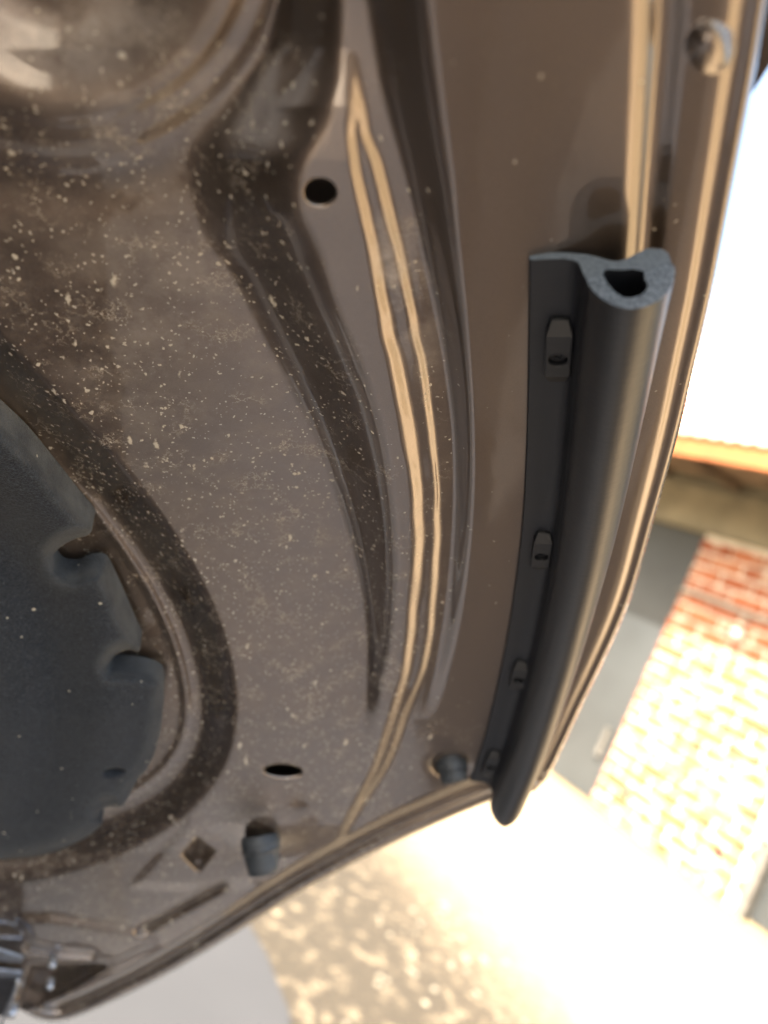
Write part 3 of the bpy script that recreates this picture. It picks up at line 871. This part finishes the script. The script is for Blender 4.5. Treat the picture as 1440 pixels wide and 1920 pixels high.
stop((489, 1578), (495, 1640), 0.0125, 0.0090, 0.026, 0.0095, 'larger tapered rubber stop beside the raised seat')
stop((846, 1432), (853, 1468), 0.0098, 0.0076, 0.019, -0.002, 'smaller rubber stop sunk in a cup near the seal')

# ------------------------------------------------------------------ latch hardware, lower left corner
def pxp(x, y, h=0.0): return to_world(solve(np.array([float(x)]), np.array([float(y)]), np.array([h])))[0]
def plate_px(name, poly, h, thick, mat, parent):
    pts = [pxp(x, y, h) for x, y in poly]
    nw = dir_world(normal_at(solve(np.array([float(poly[0][0])]), np.array([float(poly[0][1])]), np.array([h])))[0])
    bm = bmesh.new()
    top = [bm.verts.new(tuple(p)) for p in pts]; bot = [bm.verts.new(tuple(p-nw*thick)) for p in pts]
    bm.faces.new(top); bm.faces.new(bot[::-1])
    for i in range(len(pts)):
        j = (i+1) % len(pts); bm.faces.new((top[j], top[i], bot[i], bot[j]))
    bmesh.ops.bevel(bm, geom=list(bm.edges), offset=0.0006, segments=2, affect='EDGES')
    return bm_obj(name, bm, mat, parent, smooth=False)
latch = plate_px('latch_plate', [(-60, 1778), (0, 1782), (44, 1796), (40, 1806), (0, 1802), (-60, 1800)], 0.010, 0.002, M_STEEL, hood)
plate_px('latch_lever', [(-60, 1818), (0, 1821), (42, 1824), (40, 1832), (0, 1832), (-60, 1830)], 0.012, 0.002, M_STEEL, latch)
plate_px('latch_housing', [(-60, 1834), (36, 1836), (30, 1862), (8, 1905), (-60, 1910)], 0.008, 0.004, M_DARKMETAL, latch)
tube('latch_rod', [pxp(34, 1836, .013), pxp(24, 1868, .013), pxp(8, 1905, .013), pxp(0, 1925, .013)], 0.0014, M_STEEL, latch)
for (x, y, r) in ((99, 1806, 0.0028), (94, 1846, 0.0026), (22, 1898, 0.0040)):
    b = pxp(x, y, 0.004); nw = dir_world(normal_at(solve(np.array([float(x)]), np.array([float(y)]), np.array([.0])))[0])
    lathe('bolt', b-nw*0.004, nw, [(r, 0), (r, 0.006), (r*0.85, 0.0072), (r*0.4, 0.0078)], M_STEEL, hood, 16)

# ------------------------------------------------------------------ the rubber seal along the side edge
SPX = np.array([(993, 482), (992, 600), (990, 750), (985, 900), (976, 1020), (957, 1160), (940, 1250), (922, 1330), (903, 1400), (884, 1455)], float)
sp = smooth_poly(SPX, 14)
spine = solve(sp[:, 0], sp[:, 1], np.full(len(sp), 0.0004))
seglen = np.r_[0, np.cumsum(np.linalg.norm(np.diff(spine, axis=0), axis=1))]
NSEC = 90
tt = np.linspace(0, seglen[-1], NSEC)
SPN = np.stack([np.interp(tt, seglen, spine[:, k]) for k in range(3)], -1)
for _ in range(6):
    SPN[1:-1] = 0.25*SPN[:-2]+0.5*SPN[1:-1]+0.25*SPN[2:]
TAN = np.gradient(SPN, axis=0); TAN /= np.linalg.norm(TAN, axis=1, keepdims=True)
NRM = normal_at(SPN); NRM = NRM-(NRM*TAN).sum(1, keepdims=True)*TAN; NRM /= np.linalg.norm(NRM, axis=1, keepdims=True)
ACR = np.cross(TAN, NRM); ACR *= np.sign(ACR@Ucam)[:, None]
def end_coords(pts):
    d = rays(np.array([p[0] for p in pts]), np.array([p[1] for p in pts]))
    Z = (SPN[0]@TAN[0])/(d@TAN[0])
    q = Z[:, None]*d-SPN[0]
    return np.stack([q@ACR[0], q@NRM[0]], -1)
DENSE = [(992, 482.5), (994, 479), (1007, 475.5), (1031, 473.8), (1054, 473.3), (1078, 474.7), (1102, 477.3), (1125, 483), (1142, 488), (1156, 489.8), (1170, 487.2), (1182, 481.3), (1196, 473.8), (1210, 466.7), (1222, 465), (1241, 467), (1250, 472),
         (1254, 477), (1258.7, 490.8), (1208, 508.5), (1196, 506), (1186.7, 504.2), (1172.5, 505.6), (1160.7, 506), (1139.5, 505), (1132, 508), (1130, 517), (1099, 522.6), (1095, 516), (1092, 510.8), (1087.5, 496.7), (1082.8, 490.8), (1073, 487.2), (1054, 485), (1031, 485.6), (1007, 487.2), (995, 487.2)]
SPONGE = [(1099, 522.6), (1104, 535.6), (1110, 543), (1116, 550), (1130, 561.6), (1140, 567), (1149, 572), (1160, 576), (1172.5, 578.8), (1184, 579.6), (1196, 578.8), (1208, 576), (1220, 572), (1230, 566.5), (1239, 560.4), (1247, 553.5), (1253, 546), (1258, 537), (1262, 527), (1265, 520), (1266, 513), (1266, 507), (1265.5, 501.4), (1258.9, 491.5),
          (1208.2, 509), (1208.5, 521.5), (1215, 534.5), (1213.8, 542.7), (1203, 553.3), (1184, 558.8), (1167.8, 557), (1151, 546), (1139.5, 532), (1133.5, 520.3), (1130.2, 517.5)]
seal = empty('rubber_seal', tuple(to_world(SPN[0:1])[0]))
tag(seal, 'black rubber bulb seal strip with cut grey end clipped along the hood edge', 'seal strip')
def sweep(name, prof, mats, start=0, extend=0.0, round_end=False, smooth_ang=40):
    C = end_coords(prof); n = len(C); V = []; A = []; Fc = []; MI = []
    secs = [(SPN[i], TAN[i], NRM[i], ACR[i], tt[i], 1.0) for i in range(NSEC)]
    last = secs[-1]
    if extend > 0:
        for k in range(1, 9):
            t = k/8; s = 1.0
            if round_end and t > 0.4:
                s = math.sqrt(max(0.03, 1-((t-0.4)/0.6)**2))
            # bends with the hood's front corner
            secs.append((last[0]+last[1]*extend*t, last[1], last[2], last[3], last[4]+extend*t, s))
    cen = C.mean(0)
    for (p, T, Nn, Ac, l, s) in secs:
        cc = cen+(C-cen)*s
        for k in range(n):
            V.append(p+cc[k, 0]*Ac+cc[k, 1]*Nn); A.append((l, k*0.0012, 0))
    for i in range(len(secs)-1):
        for k in range(n):
            Fc.append((i*n+k, i*n+(k+1) % n, (i+1)*n+(k+1) % n, (i+1)*n+k)); MI.append(0)
    ncap = len(V)
    for k in range(n): V.append(V[k]); A.append(A[k])
    Fc.append(tuple(ncap+k for k in range(n))[::-1]); MI.append(1)
    Fc.append(tuple((len(secs)-1)*n+k for k in range(n))); MI.append(0)
    W = to_world(np.array(V))
    me = bpy.data.meshes.new(name); me.from_pydata([tuple(v) for v in W], [], Fc)
    at = me.attributes.new('along', 'FLOAT_VECTOR', 'POINT'); at.data.foreach_set('vector', np.array(A, np.float32).ravel())
    o = link(name, me, mats, seal)
    me.polygons.foreach_set('material_index', MI)
    bm = bmesh.new(); bm.from_mesh(me); bmesh.ops.recalc_face_normals(bm, faces=bm.faces); bm.to_mesh(me); bm.free()
    es = o.modifiers.new('edge', 'EDGE_SPLIT'); es.split_angle = math.radians(smooth_ang)
    return o
fl = sweep('flange', DENSE, [M_DENSE, M_CUTD], extend=0.004)
fl['label'] = 'smooth dense rubber flange and bulb back'
bu = sweep('bulb', SPONGE, [M_SPONGE, M_CUTS], extend=0.030, round_end=True)
bu['label'] = 'hollow sponge rubber bulb'

# clips pressed through the flange
def clip_meshes():
    L, Wd, Hh = 0.0132, 0.0036, 0.0036
    cv = bpy.data.curves.new('clip', 'CURVE'); cv.dimensions = '2D'; cv.fill_mode = 'BOTH'; cv.extrude = Hh/2; cv.bevel_depth = 0.00035; cv.bevel_resolution = 1
    out = [(-Wd*0.6, L), (Wd*0.6, L), (Wd, L*0.66), (Wd, -L*0.66), (Wd*0.6, -L), (-Wd*0.6, -L), (-Wd, -L*0.66), (-Wd, L*0.66)]
    hole = [(0.0031*math.cos(2*math.pi*k/20), 0.0031*math.sin(2*math.pi*k/20)-0.001) for k in range(20)]
    for pl in (out, hole):
        s = cv.splines.new('POLY'); s.points.add(len(pl)-1); s.use_cyclic_u = True
        for p, c in zip(s.points, pl): p.co = (c[0], c[1], 0, 1)
    ob = bpy.data.objects.new('tmp', cv); COL.objects.link(ob)
    dg = bpy.context.evaluated_depsgraph_get(); me = bpy.data.meshes.new_from_object(ob.evaluated_get(dg)); bpy.data.objects.remove(ob)
    # ends of the clip slope down to the flange
    for v in me.vertices:
        t = max(0, (abs(v.co.y)-L*0.64)/(L*0.36))
        if v.co.z > 0: v.co.z -= t*Hh*0.55
        v.co.z += Hh/2
    me.materials.append(M_CLIP)
    tc = bpy.data.curves.new('num', 'FONT'); tc.body = '23'; tc.size = 0.0040; tc.extrude = 0.0002; tc.align_x = 'CENTER'; tc.align_y = 'CENTER'
    ob = bpy.data.objects.new('tmp', tc); COL.objects.link(ob)
    dg = bpy.context.evaluated_depsgraph_get(); mt = bpy.data.meshes.new_from_object(ob.evaluated_get(dg)); bpy.data.objects.remove(ob)
    mt.transform(Matrix.Translation((0, -0.001, 0.0023)) @ Matrix.Rotation(math.radians(90), 4, 'Z'))
    mt.materials.append(M_CLIP)
    bm = bmesh.new(); bmesh.ops.create_circle(bm, cap_ends=True, segments=20, radius=0.00315)
    for v in bm.verts: v.co.y -= 0.001; v.co.z += 0.0021
    md = bpy.data.meshes.new('dimple'); bm.to_mesh(md); bm.free(); md.materials.append(M_CLIP)
    return me, mt, md
cm, cn_, cd = clip_meshes()
_fc = end_coords([(1012, 487.2), (1066, 486.0)])
CLIP_H = float(_fc[:, 1].mean())+0.0004
CLIP_TILT = math.atan2(_fc[1, 1]-_fc[0, 1], _fc[1, 0]-_fc[0, 0])
print('clip', CLIP_H, math.degrees(CLIP_TILT))
for i, (x, y) in enumerate([(1047, 652), (1015, 1028), (972, 1262), (920, 1428)]):
    P = solve(np.array([float(x)]), np.array([float(y)]), np.array([CLIP_H]))[0]
    k = int(np.argmin(np.linalg.norm(SPN-P, axis=1)))
    ct, st = math.cos(CLIP_TILT), math.sin(CLIP_TILT)
    T = dir_world(TAN[k]); Nn = dir_world(NRM[k]*ct-ACR[k]*st); Ac = np.cross(-T, Nn)
    mw = Matrix(((Ac[0], -T[0], Nn[0], 0), (Ac[1], -T[1], Nn[1], 0), (Ac[2], -T[2], Nn[2], 0), (0, 0, 0, 1)))
    pw = to_world(P[None])[0]; mw.translation = Vector(pw)
    c = bpy.data.objects.new('clip', cm); COL.objects.link(c); c.parent = seal; c.matrix_parent_inverse = seal.matrix_world.inverted(); c.matrix_world = mw
    bpy.context.view_layer.update()
    for nm, me in (('dimple', cd), ('number', cn_)):
        t = bpy.data.objects.new(nm, me); COL.objects.link(t); t.parent = c
